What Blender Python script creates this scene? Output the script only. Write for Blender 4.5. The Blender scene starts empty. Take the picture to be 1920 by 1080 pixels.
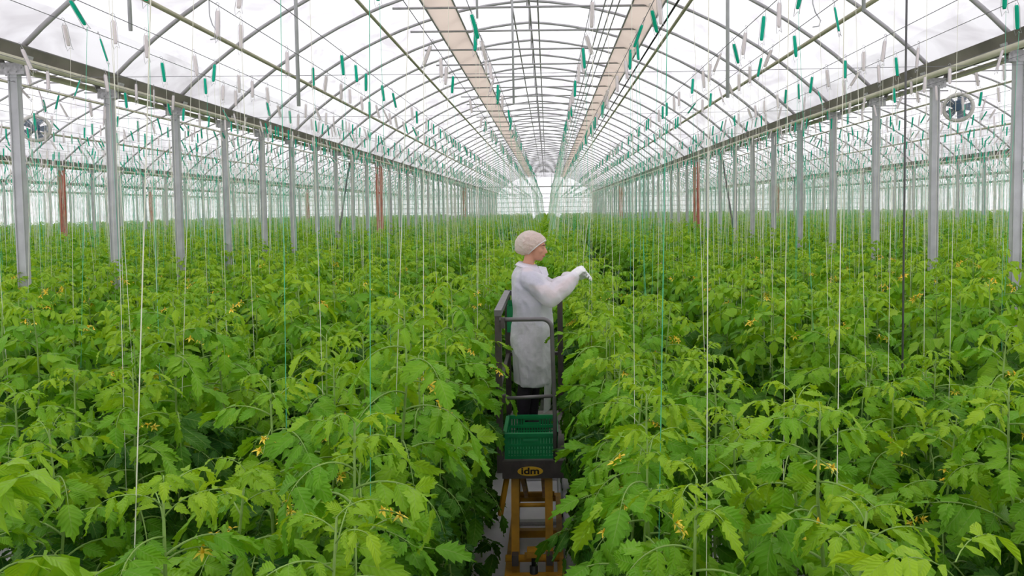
import bpy, bmesh, math, random
import numpy as np
from mathutils import Vector, Matrix, Euler, Quaternion
R = math.radians
rng = random.Random(7)
sc = bpy.context.scene
col = sc.collection

# ------------------------------------------------------------------ camera
FPX, PPX, PPY = 1387.0, 1027.0, 461.0          # focal length and principal point (1920x1080 frame)
PITCH, ROLL, CAMZ = R(2.9), R(0.75), 3.0
cd = bpy.data.cameras.new('camera'); cam = bpy.data.objects.new('camera', cd); col.objects.link(cam)
cd.sensor_width = 36; cd.lens = FPX / 1920 * 36
cd.shift_x = -(PPX - 960) / 1920; cd.shift_y = (PPY - 540) / 1920
cd.clip_start = 0.05; cd.clip_end = 400
fw = Vector((0, math.cos(PITCH), -math.sin(PITCH)))
cam.rotation_mode = 'QUATERNION'
cam.rotation_quaternion = fw.to_track_quat('-Z', 'Y') @ Quaternion((0, 0, 1), -ROLL)
cam.location = (0, 0, CAMZ)
sc.camera = cam
def project(x, y, z):
    dz = z - CAMZ
    dep = y * math.cos(PITCH) - dz * math.sin(PITCH)
    up = y * math.sin(PITCH) + dz * math.cos(PITCH)
    if dep < 0.05: return None
    a, b = FPX * x / dep, -FPX * up / dep
    return (PPX + a * math.cos(ROLL) + b * math.sin(ROLL), PPY - a * math.sin(ROLL) + b * math.cos(ROLL), dep)

# ------------------------------------------------------------------ world: even overcast sky
w = bpy.data.worlds.new('overcast'); sc.world = w; w.use_nodes = True
bg = w.node_tree.nodes['Background']
bg.inputs[0].default_value = (0.97, 0.965, 1.0, 1); bg.inputs[1].default_value = 1.5
sc.view_settings.view_transform = 'Standard'; sc.view_settings.look = 'None'
sc.view_settings.gamma = 1; sc.view_settings.exposure = 0.0; sc.view_settings.use_curve_mapping = False
sc.cycles.max_bounces = 8; sc.cycles.transparent_max_bounces = 24
sc.cycles.diffuse_bounces = 4; sc.cycles.transmission_bounces = 6

# ------------------------------------------------------------------ materials
def newmat(name):
    m = bpy.data.materials.new(name); m.use_nodes = True
    nt = m.node_tree
    return m, nt, nt.nodes['Principled BSDF'], nt.nodes['Material Output']
def mat(name, rgb, rough=0.5, metal=0.0, var=0.12, scale=8.0, bump=0.0, spec=0.5):
    m, nt, p, out = newmat(name)
    tc = nt.nodes.new('ShaderNodeTexCoord')
    n = nt.nodes.new('ShaderNodeTexNoise'); n.inputs['Scale'].default_value = scale; n.inputs['Detail'].default_value = 5
    nt.links.new(tc.outputs['Object'], n.inputs['Vector'])
    cr = nt.nodes.new('ShaderNodeValToRGB')
    lo = [max(0, c * (1 - var)) for c in rgb]; hi = [min(1, c * (1 + var)) for c in rgb]
    cr.color_ramp.elements[0].color = (*lo, 1); cr.color_ramp.elements[0].position = 0.3
    cr.color_ramp.elements[1].color = (*hi, 1); cr.color_ramp.elements[1].position = 0.7
    nt.links.new(n.outputs['Fac'], cr.inputs['Fac']); nt.links.new(cr.outputs['Color'], p.inputs['Base Color'])
    p.inputs['Roughness'].default_value = rough; p.inputs['Metallic'].default_value = metal
    p.inputs['Specular IOR Level'].default_value = spec
    if bump:
        b = nt.nodes.new('ShaderNodeBump'); b.inputs['Strength'].default_value = bump; b.inputs['Distance'].default_value = 0.01
        nt.links.new(n.outputs['Fac'], b.inputs['Height']); nt.links.new(b.outputs['Normal'], p.inputs['Normal'])
    return m
M = {}
M['arch'] = mat('galvanised_arch', (0.42, 0.41, 0.42), 0.5, 0.1, 0.15, 3)
M['post'] = mat('galvanised_post', (0.50, 0.51, 0.52), 0.5, 0.0, 0.12, 5)
M['bracket'] = mat('zinc_bracket', (0.50, 0.50, 0.51), 0.5, 0.2, 0.3, 20)
M['gutter'] = mat('weathered_gutter', (0.23, 0.21, 0.18), 0.6, 0.1, 0.3, 2)
M['pipe'] = mat('cream_pipe', (0.60, 0.58, 0.44), 0.45, 0.0, 0.15, 2)
M['purlin'] = mat('olive_purlin', (0.46, 0.44, 0.31), 0.45, 0.1, 0.15, 2)
M['redpost'] = mat('rust_red_paint', (0.50, 0.13, 0.085), 0.6, 0.0, 0.25, 4)
M['wire'] = mat('steel_wire', (0.22, 0.22, 0.23), 0.45, 0.6, 0.1)
M['hookwire'] = mat('bright_hook_wire', (0.42, 0.42, 0.43), 0.4, 0.4, 0.1)
M['string_w'] = mat('white_string', (0.86, 0.86, 0.72), 0.8, 0, 0.06, 40)
M['string_g'] = mat('green_string', (0.10, 0.58, 0.36), 0.7, 0, 0.1, 40)
M['cable'] = mat('dark_cable', (0.12, 0.12, 0.12), 0.5, 0.3)
M['black'] = mat('black_metal', (0.03, 0.03, 0.03), 0.5, 0.2)
M['ground'] = mat('pale_ground_fabric', (0.88, 0.84, 0.88), 0.85, 0, 0.12, 3, 0.2)
M['stem'] = mat('tomato_stem', (0.25, 0.40, 0.09), 0.6, 0, 0.25, 12)
M['petal'] = mat('yellow_petal', (0.95, 0.72, 0.06), 0.6, 0, 0.1, 30)
M['cone'] = mat('amber_anther', (0.90, 0.55, 0.02), 0.6, 0, 0.1, 30)
M['frame'] = mat('brown_grey_frame', (0.085, 0.07, 0.068), 0.5, 0.2, 0.25, 10)
M['rail'] = mat('grey_handrail', (0.16, 0.15, 0.155), 0.45, 0.3, 0.15, 10)
M['deck'] = mat('worn_deck', (0.16, 0.14, 0.13), 0.7, 0.1, 0.3, 8)
M['crate'] = mat('green_crate', (0.005, 0.24, 0.075), 0.4, 0, 0.12, 10)
M['yellow'] = mat('amber_paint', (0.52, 0.25, 0.015), 0.5, 0.0, 0.3, 8)
M['gold'] = mat('gold_badge', (0.75, 0.45, 0.03), 0.5, 0, 0.06, 20)
M['ink'] = mat('badge_ink', (0.02, 0.012, 0.008), 0.6, 0, 0.05)
M['railpipe'] = mat('floor_rail_pipe', (0.55, 0.54, 0.55), 0.5, 0.2)
M['skin'] = mat('skin', (0.62, 0.30, 0.20), 0.55, 0, 0.06, 12)
M['lip'] = mat('lip', (0.50, 0.15, 0.12), 0.5, 0, 0.05)
M['brow'] = mat('dark_brow', (0.07, 0.04, 0.03), 0.7, 0, 0.05)
M['shirt'] = mat('slate_blue_shirt', (0.12, 0.15, 0.36), 0.85, 0, 0.15, 30)
M['trouser'] = mat('black_leggings', (0.018, 0.012, 0.022), 0.8, 0, 0.2, 30)
M['shoe'] = mat('dark_shoe', (0.03, 0.03, 0.035), 0.6)
M['glove'] = mat('white_glove', (0.85, 0.84, 0.86), 0.6, 0, 0.04, 40)
M['fanbody'] = mat('fan_cream', (0.62, 0.60, 0.55), 0.5)
M['fanblade'] = mat('fan_blade', (0.22, 0.27, 0.33), 0.5)
M['fanmotor'] = mat('fan_motor_blue', (0.04, 0.09, 0.15), 0.5)

def sheer(name, rgb, see, bump=0.3, scale=60, dist=0.004, trans=0.3):
    m, nt, p, out = newmat(name)
    p.inputs['Base Color'].default_value = (*rgb, 1); p.inputs['Roughness'].default_value = 0.8
    p.inputs['Specular IOR Level'].default_value = 0.2
    tc = nt.nodes.new('ShaderNodeTexCoord'); n = nt.nodes.new('ShaderNodeTexNoise')
    n.inputs['Scale'].default_value = scale; n.inputs['Detail'].default_value = 6
    nt.links.new(tc.outputs['Object'], n.inputs['Vector'])
    b = nt.nodes.new('ShaderNodeBump'); b.inputs['Strength'].default_value = bump; b.inputs['Distance'].default_value = dist
    nt.links.new(n.outputs['Fac'], b.inputs['Height']); nt.links.new(b.outputs['Normal'], p.inputs['Normal'])
    tl = nt.nodes.new('ShaderNodeBsdfTranslucent'); tl.inputs['Color'].default_value = (*rgb, 1)
    tr = nt.nodes.new('ShaderNodeBsdfTransparent')
    m1 = nt.nodes.new('ShaderNodeMixShader'); m1.inputs[0].default_value = trans
    nt.links.new(p.outputs[0], m1.inputs[1]); nt.links.new(tl.outputs[0], m1.inputs[2])
    m2 = nt.nodes.new('ShaderNodeMixShader'); m2.inputs[0].default_value = see
    nt.links.new(m1.outputs[0], m2.inputs[1]); nt.links.new(tr.outputs[0], m2.inputs[2])
    nt.links.new(m2.outputs[0], out.inputs[0])
    return m
M['coat'] = sheer('sheer_white_coat', (0.95, 0.92, 1.0), 0.34, 0.5, 22, 0.02, 0.12)
M['beige'] = sheer('beige_vent_fabric', (0.95, 0.86, 0.79), 0.12, 0.2, 3, 0.02, 0.75)
M['twine_w'] = sheer('white_twine', (0.95, 0.90, 0.90), 0.0, 0.5, 90, 0.003, 0.45)
M['twine_g'] = sheer('green_twine', (0.02, 0.62, 0.42), 0.0, 0.5, 90, 0.003, 0.4)
M['net'] = sheer('hair_net', (0.97, 0.87, 0.82), 0.2, 1.0, 38, 0.03)

def film_mat():
    m, nt, p, out = newmat('polythene_film')
    nt.nodes.remove(p)
    tc = nt.nodes.new('ShaderNodeTexCoord')
    mp = nt.nodes.new('ShaderNodeMapping'); mp.inputs['Scale'].default_value = (1.0, 0.45, 1.0)
    n = nt.nodes.new('ShaderNodeTexNoise'); n.inputs['Scale'].default_value = 1.3; n.inputs['Detail'].default_value = 4; n.inputs['Distortion'].default_value = 1.5
    nt.links.new(tc.outputs['Object'], mp.inputs[0]); nt.links.new(mp.outputs[0], n.inputs['Vector'])
    cr = nt.nodes.new('ShaderNodeValToRGB')
    cr.color_ramp.elements[0].color = (0.70, 0.675, 0.695, 1); cr.color_ramp.elements[0].position = 0.3
    cr.color_ramp.elements[1].color = (0.97, 0.96, 0.975, 1); cr.color_ramp.elements[1].position = 0.55
    nt.links.new(n.outputs['Fac'], cr.inputs['Fac'])
    tr = nt.nodes.new('ShaderNodeBsdfTransparent'); nt.links.new(cr.outputs[0], tr.inputs[0])
    tl = nt.nodes.new('ShaderNodeBsdfTranslucent'); nt.links.new(cr.outputs[0], tl.inputs[0])
    di = nt.nodes.new('ShaderNodeBsdfDiffuse'); di.inputs[0].default_value = (0.9, 0.9, 0.92, 1)
    a = nt.nodes.new('ShaderNodeMixShader'); a.inputs[0].default_value = 0.12
    nt.links.new(tl.outputs[0], a.inputs[1]); nt.links.new(di.outputs[0], a.inputs[2])
    b = nt.nodes.new('ShaderNodeMixShader'); b.inputs[0].default_value = 0.85
    nt.links.new(tr.outputs[0], b.inputs[1]); nt.links.new(a.outputs[0], b.inputs[2])
    nt.links.new(b.outputs[0], out.inputs[0])
    return m
M['film'] = film_mat()

def leaf_mat():
    m, nt, p, out = newmat('tomato_leaf')
    N, L = nt.nodes, nt.links
    at = N.new('ShaderNodeAttribute'); at.attribute_name = 'age'
    oi = N.new('ShaderNodeObjectInfo')
    tc = N.new('ShaderNodeTexCoord')
    no = N.new('ShaderNodeTexNoise'); no.inputs['Scale'].default_value = 9; no.inputs['Detail'].default_value = 3
    L.new(tc.outputs['Object'], no.inputs['Vector'])
    def mathn(op, a, b):
        x = N.new('ShaderNodeMath'); x.operation = op
        for i, v in ((0, a), (1, b)):
            if isinstance(v, (int, float)): x.inputs[i].default_value = v
            elif v is not None: L.new(v, x.inputs[i])
        return x.outputs[0]
    fac = mathn('ADD', at.outputs['Fac'], mathn('MULTIPLY', mathn('SUBTRACT', oi.outputs['Random'], 0.5), 0.22))
    fac = mathn('ADD', fac, mathn('MULTIPLY', mathn('SUBTRACT', no.outputs['Fac'], 0.5), 0.35))
    cr = N.new('ShaderNodeValToRGB'); e = cr.color_ramp.elements
    e[0].position = 0.0; e[0].color = (0.36, 0.57, 0.03, 1)
    e[1].position = 1.0; e[1].color = (0.026, 0.115, 0.014, 1)  # old-leaf green, darkened further to paint shade into row sides and gaps
    x = e.new(0.45); x.color = (0.16, 0.405, 0.022, 1)
    L.new(fac, cr.inputs[0])
    # veins from the leaf's own coordinates
    uv = N.new('ShaderNodeUVMap'); uv.uv_map = 'UVMap'
    sx = N.new('ShaderNodeSeparateXYZ'); L.new(uv.outputs[0], sx.inputs[0])
    au = mathn('ABSOLUTE', mathn('SUBTRACT', mathn('MULTIPLY', sx.outputs[0], 2.0), 1.0), None)
    mid = mathn('LESS_THAN', au, 0.05)
    ph = mathn('FRACT', mathn('MULTIPLY', mathn('SUBTRACT', sx.outputs[1], mathn('MULTIPLY', au, 0.22)), 7.0), None)
    lat = mathn('LESS_THAN', mathn('ABSOLUTE', mathn('SUBTRACT', ph, 0.5), None), 0.06)
    vein = mathn('MAXIMUM', mid, mathn('MULTIPLY', lat, 0.5))
    mx = N.new('ShaderNodeMixRGB'); mx.inputs[2].default_value = (0.30, 0.45, 0.12, 1)
    L.new(mathn('MULTIPLY', vein, 0.45), mx.inputs[0]); L.new(cr.outputs[0], mx.inputs[1])
    L.new(mx.outputs[0], p.inputs['Base Color'])
    p.inputs['Roughness'].default_value = 0.42; p.inputs['Specular IOR Level'].default_value = 0.16
    puff = mathn('ABSOLUTE', mathn('SUBTRACT', ph, 0.5), None)
    bp = N.new('ShaderNodeBump'); bp.inputs['Strength'].default_value = 0.5; bp.inputs['Distance'].default_value = 0.006
    L.new(mathn('SUBTRACT', mathn('MULTIPLY', no.outputs['Fac'], 0.4), mathn('SUBTRACT', puff, 0.0)), bp.inputs['Height'])
    L.new(bp.outputs[0], p.inputs['Normal'])
    tl = N.new('ShaderNodeBsdfTranslucent')
    mg = N.new('ShaderNodeMixRGB'); mg.blend_type = 'MULTIPLY'; mg.inputs[0].default_value = 1; mg.inputs[2].default_value = (1.6, 1.45, 0.35, 1)
    L.new(mx.outputs[0], mg.inputs[1]); L.new(mg.outputs[0], tl.inputs[0])
    ms = N.new('ShaderNodeMixShader'); ms.inputs[0].default_value = 0.27
    L.new(p.outputs[0], ms.inputs[1]); L.new(tl.outputs[0], ms.inputs[2]); L.new(ms.outputs[0], out.inputs[0])
    return m
M['leaf'] = leaf_mat()

# ------------------------------------------------------------------ mesh helpers
class MB:
    def __init__(s): s.v = []; s.f = []; s.m = []; s.uv = []; s.age = []
    def add(s, vs, fs, mi=0, uv=None, age=None):
        o = len(s.v); s.v += [tuple(v) for v in vs]; s.f += [tuple(i + o for i in f) for f in fs]; s.m += [mi] * len(fs)
        s.uv += list(uv) if uv is not None else [(0.5, 0.5)] * len(vs)
        s.age += list(age) if age is not None else [0.5] * len(vs)
    def box(s, c, d, mi=0, rot=None):
        x, y, z = d[0] / 2, d[1] / 2, d[2] / 2
        vs = [Vector((a * x, b * y, e * z)) for e in (-1, 1) for b in (-1, 1) for a in (-1, 1)]
        if rot: vs = [rot @ v for v in vs]
        s.add([v + Vector(c) for v in vs], [(0, 2, 3, 1), (4, 5, 7, 6), (0, 1, 5, 4), (2, 6, 7, 3), (0, 4, 6, 2), (1, 3, 7, 5)], mi)
    def tube(s, pts, r, n=6, caps=True, mi=0, sx=1.0, closed=False):
        pts = [Vector(p) for p in pts]; k = len(pts)
        rs = r if isinstance(r, (list, tuple)) else [r] * k
        vs = []; fs = []; up = None
        for i in range(k):
            a = pts[(i - 1) % k] if (i > 0 or closed) else pts[i]
            b = pts[(i + 1) % k] if (i < k - 1 or closed) else pts[i]
            t = (b - a)
            t = t.normalized() if t.length > 1e-9 else Vector((0, 0, 1))
            if up is None:
                up = Vector((0, 0, 1)) if abs(t.z) < 0.9 else Vector((1, 0, 0))
            x = up - t * up.dot(t)
            x = x.normalized() if x.length > 1e-6 else t.orthogonal().normalized()
            up = x; y = t.cross(x)
            for j in range(n):
                q = 2 * math.pi * (j + 0.5) / n
                vs.append(pts[i] + x * (math.cos(q) * rs[i] * sx) + y * (math.sin(q) * rs[i]))
        seg = k if closed else k - 1
        for i in range(seg):
            for j in range(n):
                a0 = i * n + j; a1 = i * n + (j + 1) % n; b0 = ((i + 1) % k) * n + j; b1 = ((i + 1) % k) * n + (j + 1) % n
                fs.append((a0, a1, b1, b0))
        if caps and not closed:
            fs.append(tuple(range(n - 1, -1, -1))); fs.append(tuple((k - 1) * n + j for j in range(n)))
        s.add(vs, fs, mi)
    def ball(s, c, r, rot=None, seg=16, rings=10, mi=0):
        r = r if isinstance(r, (tuple, list)) else (r, r, r)
        vs = [Vector((0, 0, r[2]))]
        for i in range(1, rings):
            th = math.pi * i / rings
            for j in range(seg):
                ph = 2 * math.pi * j / seg
                vs.append(Vector((r[0] * math.sin(th) * math.cos(ph), r[1] * math.sin(th) * math.sin(ph), r[2] * math.cos(th))))
        vs.append(Vector((0, 0, -r[2])))
        fs = [(0, 1 + j, 1 + (j + 1) % seg) for j in range(seg)]
        for i in range(rings - 2):
            for j in range(seg):
                a = 1 + i * seg + j; b = 1 + i * seg + (j + 1) % seg
                fs.append((a, a + seg, b + seg, b))
        e = len(vs) - 1; o = 1 + (rings - 2) * seg
        fs += [(e, o + (j + 1) % seg, o + j) for j in range(seg)]
        if rot: vs = [rot @ v for v in vs]
        s.add([v + Vector(c) for v in vs], fs, mi)
    def limb(s, pts, rs, n=14):
        s.tube(pts, rs, n)
        for p, r in zip(pts, rs): s.ball(p, r * 0.99, seg=n, rings=8)
    def loft(s, rings, mi=0):
        n = len(rings[0]); vs = [p for rg in rings for p in rg]; fs = []
        for i in range(len(rings) - 1):
            for j in range(n):
                fs.append((i * n + j, i * n + (j + 1) % n, (i + 1) * n + (j + 1) % n, (i + 1) * n + j))
        fs.append(tuple(range(n - 1, -1, -1))); fs.append(tuple((len(rings) - 1) * n + j for j in range(n)))
        s.add(vs, fs, mi)
    def mesh(s, name, mats, smooth=False, leafdata=False):
        me = bpy.data.meshes.new(name); me.from_pydata(s.v, [], s.f)
        for m in (mats if isinstance(mats, (list, tuple)) else [mats]): me.materials.append(M[m])
        if any(s.m): me.polygons.foreach_set('material_index', s.m)
        if smooth: me.polygons.foreach_set('use_smooth', [True] * len(s.f))
        if leafdata:
            li = np.empty(len(me.loops), dtype=np.int32); me.loops.foreach_get('vertex_index', li)
            uvl = me.uv_layers.new(name='UVMap'); uvl.data.foreach_set('uv', np.array(s.uv, dtype=np.float32)[li].ravel())
            at = me.attributes.new('age', 'FLOAT', 'POINT'); at.data.foreach_set('value', np.array(s.age, dtype=np.float32))
        me.update(); return me
def link(name, me, parent=None, loc=None, rot=None, scale=None):
    o = bpy.data.objects.new(name, me); col.objects.link(o)
    if parent: o.parent = parent
    if loc is not None: o.location = loc
    if rot is not None: o.rotation_euler = rot
    if scale is not None: o.scale = scale if isinstance(scale, (tuple, list)) else (scale,) * 3
    return o
def tag(o, label=None, cat=None, group=None, kind=None):
    if label: o['label'] = label
    if cat: o['category'] = cat
    if group: o['group'] = group
    if kind: o['kind'] = kind
    return o
def empty(name, loc=(0, 0, 0), rot=None): 
    o = link(name, None, None, loc, rot); o.empty_display_size = 0.05; return o
ORD = 'first second third fourth fifth sixth seventh eighth ninth tenth eleventh twelfth thirteenth fourteenth fifteenth sixteenth'.split()

# ------------------------------------------------------------------ greenhouse shell
BAY, CX, ZG, ZR = 12.55, -0.36, CAMZ + 1.99, CAMZ + 4.8       # bay width, centre line, gutter height, ridge height
HALF = BAY / 2
YA, YB = -8.9, 99.1
def arc_profile(n):                                            # one pointed arch, relative to bay centre
    al = R(21); ch = math.hypot(HALF, ZR - ZG); base = math.atan2(ZR - ZG, HALF)
    rad = ch / 2 / math.sin(al); out = []
    for i in range(n + 1):
        a = -al + 2 * al * i / n                               # along the arc
        u = ch / 2 + rad * math.sin(a); v = rad * (math.cos(a) - math.cos(al))
        out.append((-HALF + u * math.cos(base) - v * math.sin(base), ZG + u * math.sin(base) + v * math.cos(base)))
    return out
PROF = arc_profile(14); FULL = PROF + [(-x, z) for x, z in PROF[-2::-1]]
def arch_z(rx):
    rx = -abs(rx)
    for (x0, z0), (x1, z1) in zip(PROF, PROF[1:]):
        if x0 <= rx <= x1: return z0 + (z1 - z0) * (rx - x0) / (x1 - x0)
    return ZR
def shell(name, me): return tag(link(name, me), kind='structure')
# floor
b = MB(); b.add([(-46, -12, 0), (46, -12, 0), (46, 100, 0), (-46, 100, 0)], [(0, 1, 2, 3)])
tag(shell('floor', b.mesh('floor', 'ground')), 'pale woven ground cover on the greenhouse floor')
BAYS = [0, -1, 1, -2, 2, -3, 3]
BN = {0: 'central bay', -1: 'bay beyond the left gutter', 1: 'bay beyond the right gutter', -2: 'second bay out to the left', 2: 'second bay out to the right',
      -3: 'third bay out to the left', 3: 'third bay out to the right'}
# polythene roof: one sheet per bay, sagging a little between the arches
def film_mesh():
    b = MB(); ys = np.arange(YA, YB + 0.01, 0.5); n = len(FULL)
    rr = random.Random(3)
    vs = []; fs = []
    for i, y in enumerate(ys):
        ph = (y - 9.35) / 2.0
        sag = 0.05 * abs(math.sin(math.pi * ph))
        for k, (x, z) in enumerate(FULL):
            e = min(k, n - 1 - k) / 6.0
            s = sag * min(1, e) + rr.uniform(-0.012, 0.012)
            nx = x / HALF * 0.5
            vs.append((x + nx * (0.04 - s), y, z + 0.045 - s * 0.9))
    for i in range(len(ys) - 1):
        for k in range(n - 1):
            fs.append((i * n + k, i * n + k + 1, (i + 1) * n + k + 1, (i + 1) * n + k))
    b.add(vs, fs); return b.mesh('roof_film', 'film', True)
fm = film_mesh()
for k in BAYS:
    o = shell('ceiling', fm); o.location.x = CX + k * BAY
    o['label'] = 'milky polythene roof film over the ' + BN[k]
# end walls and outer side walls of the same film, with girts
def endwall(name, y, label):
    b = MB()
    for k in BAYS:
        cx = CX + k * BAY
        vs = [(cx + x, y, z) for x, z in FULL] + [(cx + HALF, y, 0), (cx - HALF, y, 0)]
        b.add(vs, [tuple(range(len(vs)))])
    o = shell(name, b.mesh(name, 'film')); o['label'] = label
    g = MB()
    for z in (1.6, 2.6, 3.2, 3.8, 4.4, 4.95): g.box((CX, y - 0.05, z), (BAY * 7, 0.06, 0.07))
    for k in BAYS:
        for dx in (-3.1, -1.0, 1.0, 3.1): g.box((CX + k * BAY + dx, y - 0.05, arch_z(dx) / 2), (0.07, 0.06, arch_z(dx)))
    gm = g.mesh('girt', 'post'); link('girt_frame', gm, o)
endwall('wall_back', YB, 'film end wall with girts at the far end')
endwall('wall_front', YA, 'film end wall behind the camera')
for s, nm in ((-1, 'wall_left'), (1, 'wall_right')):
    x = CX + s * (3.5 * BAY + 0.3)
    b = MB(); b.add([(x, YA, 0), (x, YB, 0), (x, YB, ZG), (x, YA, ZG)], [(0, 1, 2, 3)])
    o = shell(nm, b.mesh(nm, 'film')); o['label'] = 'film side wall of the greenhouse'

# arches: hoop, collar tie and short king rod
hb = MB(); hb.tube([(x, 0, z) for x, z in FULL], 0.033, 7); hoop_me = hb.mesh('hoop', 'arch', True)
cb = MB(); cz = CAMZ + 4.12
cb.tube([(-2.75, 0, cz), (2.55, 0, cz)], 0.024, 6); collar_me = cb.mesh('collar_tie', 'arch', True)
kb = MB(); kb.tube([(0.0, 0, cz), (0.0, 0, ZR)], 0.014, 5); king_me = kb.mesh('king_rod', 'arch', True)
def post_ys(k): return [9.35 + 2 * i for i in range(-9, 45)]
for k in BAYS:
    cnt = 0
    for y in post_ys(k):
        cx = CX + k * BAY
        # keep only arches of which something can be in view
        edge = cx + HALF if k < 0 else cx - HALF
        p = project(edge if k else 0, y, ZG)
        if k and (p is None or p[0] < -60 or p[0] > 1980): continue
        if not k and y < 7: continue
        a = empty('arch', (cx, y, 0)); link('hoop', hoop_me, a)
        if abs(k) <= 1:
            link('collar_tie', collar_me, a)
            if k == 0: link('king_rod', king_me, a)
        if cnt < 12 and abs(k) <= 1: lab = f'{ORD[cnt]} grey tubular steel roof arch from the camera over the {BN[k]}'
        elif abs(k) <= 1: lab = f'thin far-off steel roof arch deep in the {BN[k]}'
        else: lab = f'distant steel roof arch over the {BN[k]}'
        tag(a, lab, 'roof arch', 'steel roof arches of the ' + BN[k]); cnt += 1
# purlins and ridge pipes along each bay
def along(name, r, y0, y1, m, n=6):
    b = MB(); b.tube([(0, y0, 0), (0, y1, 0)], r, n); return b.mesh(name, m, True)
pur_me = along('purlin', 0.036, YA, YB, 'purlin', 8); ridge_me = along('ridge_pipe', 0.028, YA, YB, 'arch')
for k in BAYS:
    cx = CX + k * BAY
    for rx, w_ in ((-5.1, 'lower left'), (-3.2, 'upper left'), (3.2, 'upper right'), (5.1, 'lower right')):
        o = link('purlin', pur_me, None, (cx + rx, 0, arch_z(rx) - 0.068))
        tag(o, f'olive pipe purlin on the {w_} slope of the {BN[k]}', 'purlin', 'olive pipe purlins')
    o = link('ridge_pipe', ridge_me, None, (cx, 0, ZR - 0.06)); tag(o, f'grey ridge pipe along the peak of the {BN[k]}', 'ridge pipe', 'ridge pipes')
for dx, dz, lab in ((-0.33, -0.5, 'slim pipe hung below and beside the central ridge'), (0.22, -0.62, 'lowest slim pipe running under the central ridge')):
    o = link('service_pipe', along('service_pipe', 0.018, YA, YB, 'arch'), None, (CX + dx, 0, ZR + dz)); tag(o, lab, 'pipe')
# ridge vent boards: beige, with pipe edges
for rx, sgn, w_ in ((-1.85, -1, 'left'), (2.45, 1, 'right')):
    t = empty('vent_board', (CX + rx, 0, arch_z(rx) - 0.22))
    rot = Matrix.Rotation(R(28) * sgn, 3, 'Y')
    b = MB(); b.box((0, (YA + YB) / 2, 0), (0.56, YB - YA, 0.03), 0, rot); link('board', b.mesh('board', 'beige'), t)
    for e in (-1, 1):
        p = rot @ Vector((0.29 * e, 0, 0)); b = MB(); b.tube([(p.x, YA, p.z), (p.x, YB, p.z)], 0.024, 6)
        link('edge_pipe', b.mesh('edge_pipe', 'arch', True), t)
    tag(t, f'long beige ridge vent board {w_} of the central ridge', 'vent board')
o = link('drive_shaft', along('drive_shaft', 0.022, 11.5, 40, 'black'), None, (2.42, 0, CAMZ + 3.72)); tag(o, 'thin black vent drive shaft below the right vent board', 'shaft')
for i in range(3):
    o = link('rack_rod', along('rack_rod', 0.014, 8, 70, 'arch'), None, (1.18 + 0.16 * i, 0, CAMZ + 4.0 + 0.06 * i))
    tag(o, ['inner', 'middle', 'outer'][i] + ' thin grey rod of three left of the right vent board', 'rod', 'vent rods')

# gutters with their pipes, posts with bracket heads
GX = {-1: CX - HALF, 1: CX + HALF, -2: CX - HALF - BAY, 2: CX + HALF + BAY, -3: CX - HALF - 2 * BAY, 3: CX + HALF + 2 * BAY, -4: CX - HALF - 3 * BAY, 4: CX + HALF + 3 * BAY}
GN = {-1: 'first gutter left of the lift', 1: 'first gutter right of the lift', -2: 'second gutter to the left', 2: 'second gutter to the right',
      -3: 'third gutter to the left', 3: 'third gutter to the right', -4: 'outermost gutter to the left', 4: 'outermost gutter to the right'}
gb = MB(); yc = (YA + YB) / 2; yl = YB - YA - 0.4
gb.box((0, yc, -0.05), (0.20, yl, 0.02)); gb.box((-0.15, yc, 0.03), (0.03, yl, 0.18), 0, Matrix.Rotation(R(-25), 3, 'Y')); gb.box((0.15, yc, 0.03), (0.03, yl, 0.18), 0, Matrix.Rotation(R(25), 3, 'Y'))
channel_me = gb.mesh('channel', 'gutter')
gp_me = along('gutter_pipe', 0.042, YA + 0.2, YB - 0.2, 'pipe', 8)
pb = MB(); pb.box((0, 0, (ZG - 0.12) / 2), (0.115, 0.075, ZG - 0.12)); 
for e in (-1, 1): pb.box((0.05 * e, -0.04, (ZG - 0.12) / 2), (0.015, 0.02, ZG - 0.12))
col_me = pb.mesh('column', 'post')
pb = MB()
for e in (-1, 1): pb.box((0.075 * e, 0, (ZG - 0.12) / 2), (0.11, 0.08, ZG - 0.12))
for z in (1.5, 2.6, 3.7): pb.box((0, 0, z), (0.22, 0.05, 0.06))
colr_me = pb.mesh('column_red', 'redpost')
kb = MB()
kb.box((0, 0, -0.10), (0.34, 0.10, 0.012)); kb.box((0, -0.045, -0.17), (0.30, 0.012, 0.14)); kb.box((0, 0.045, -0.17), (0.30, 0.012, 0.14))
for e in (-1, 1):
    kb.box((0.17 * e, 0, -0.07), (0.012, 0.14, 0.14), 0, Matrix.Rotation(R(20 * e), 3, 'Y')); kb.tube([(0.11 * e, -0.06, -0.16), (0.11 * e, 0.06, -0.16)], 0.014, 6)
    kb.tube([(0.05 * e, -0.06, -0.21), (0.05 * e, 0.06, -0.21)], 0.012, 6)
brk_me = kb.mesh('bracket', 'bracket')
tiebar = MB(); tiebar.tube([(-HALF, 0, 0), (HALF, 0, 0)], 0.045, 6); tie_me = tiebar.mesh('tie_bar', 'arch', True)
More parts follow.
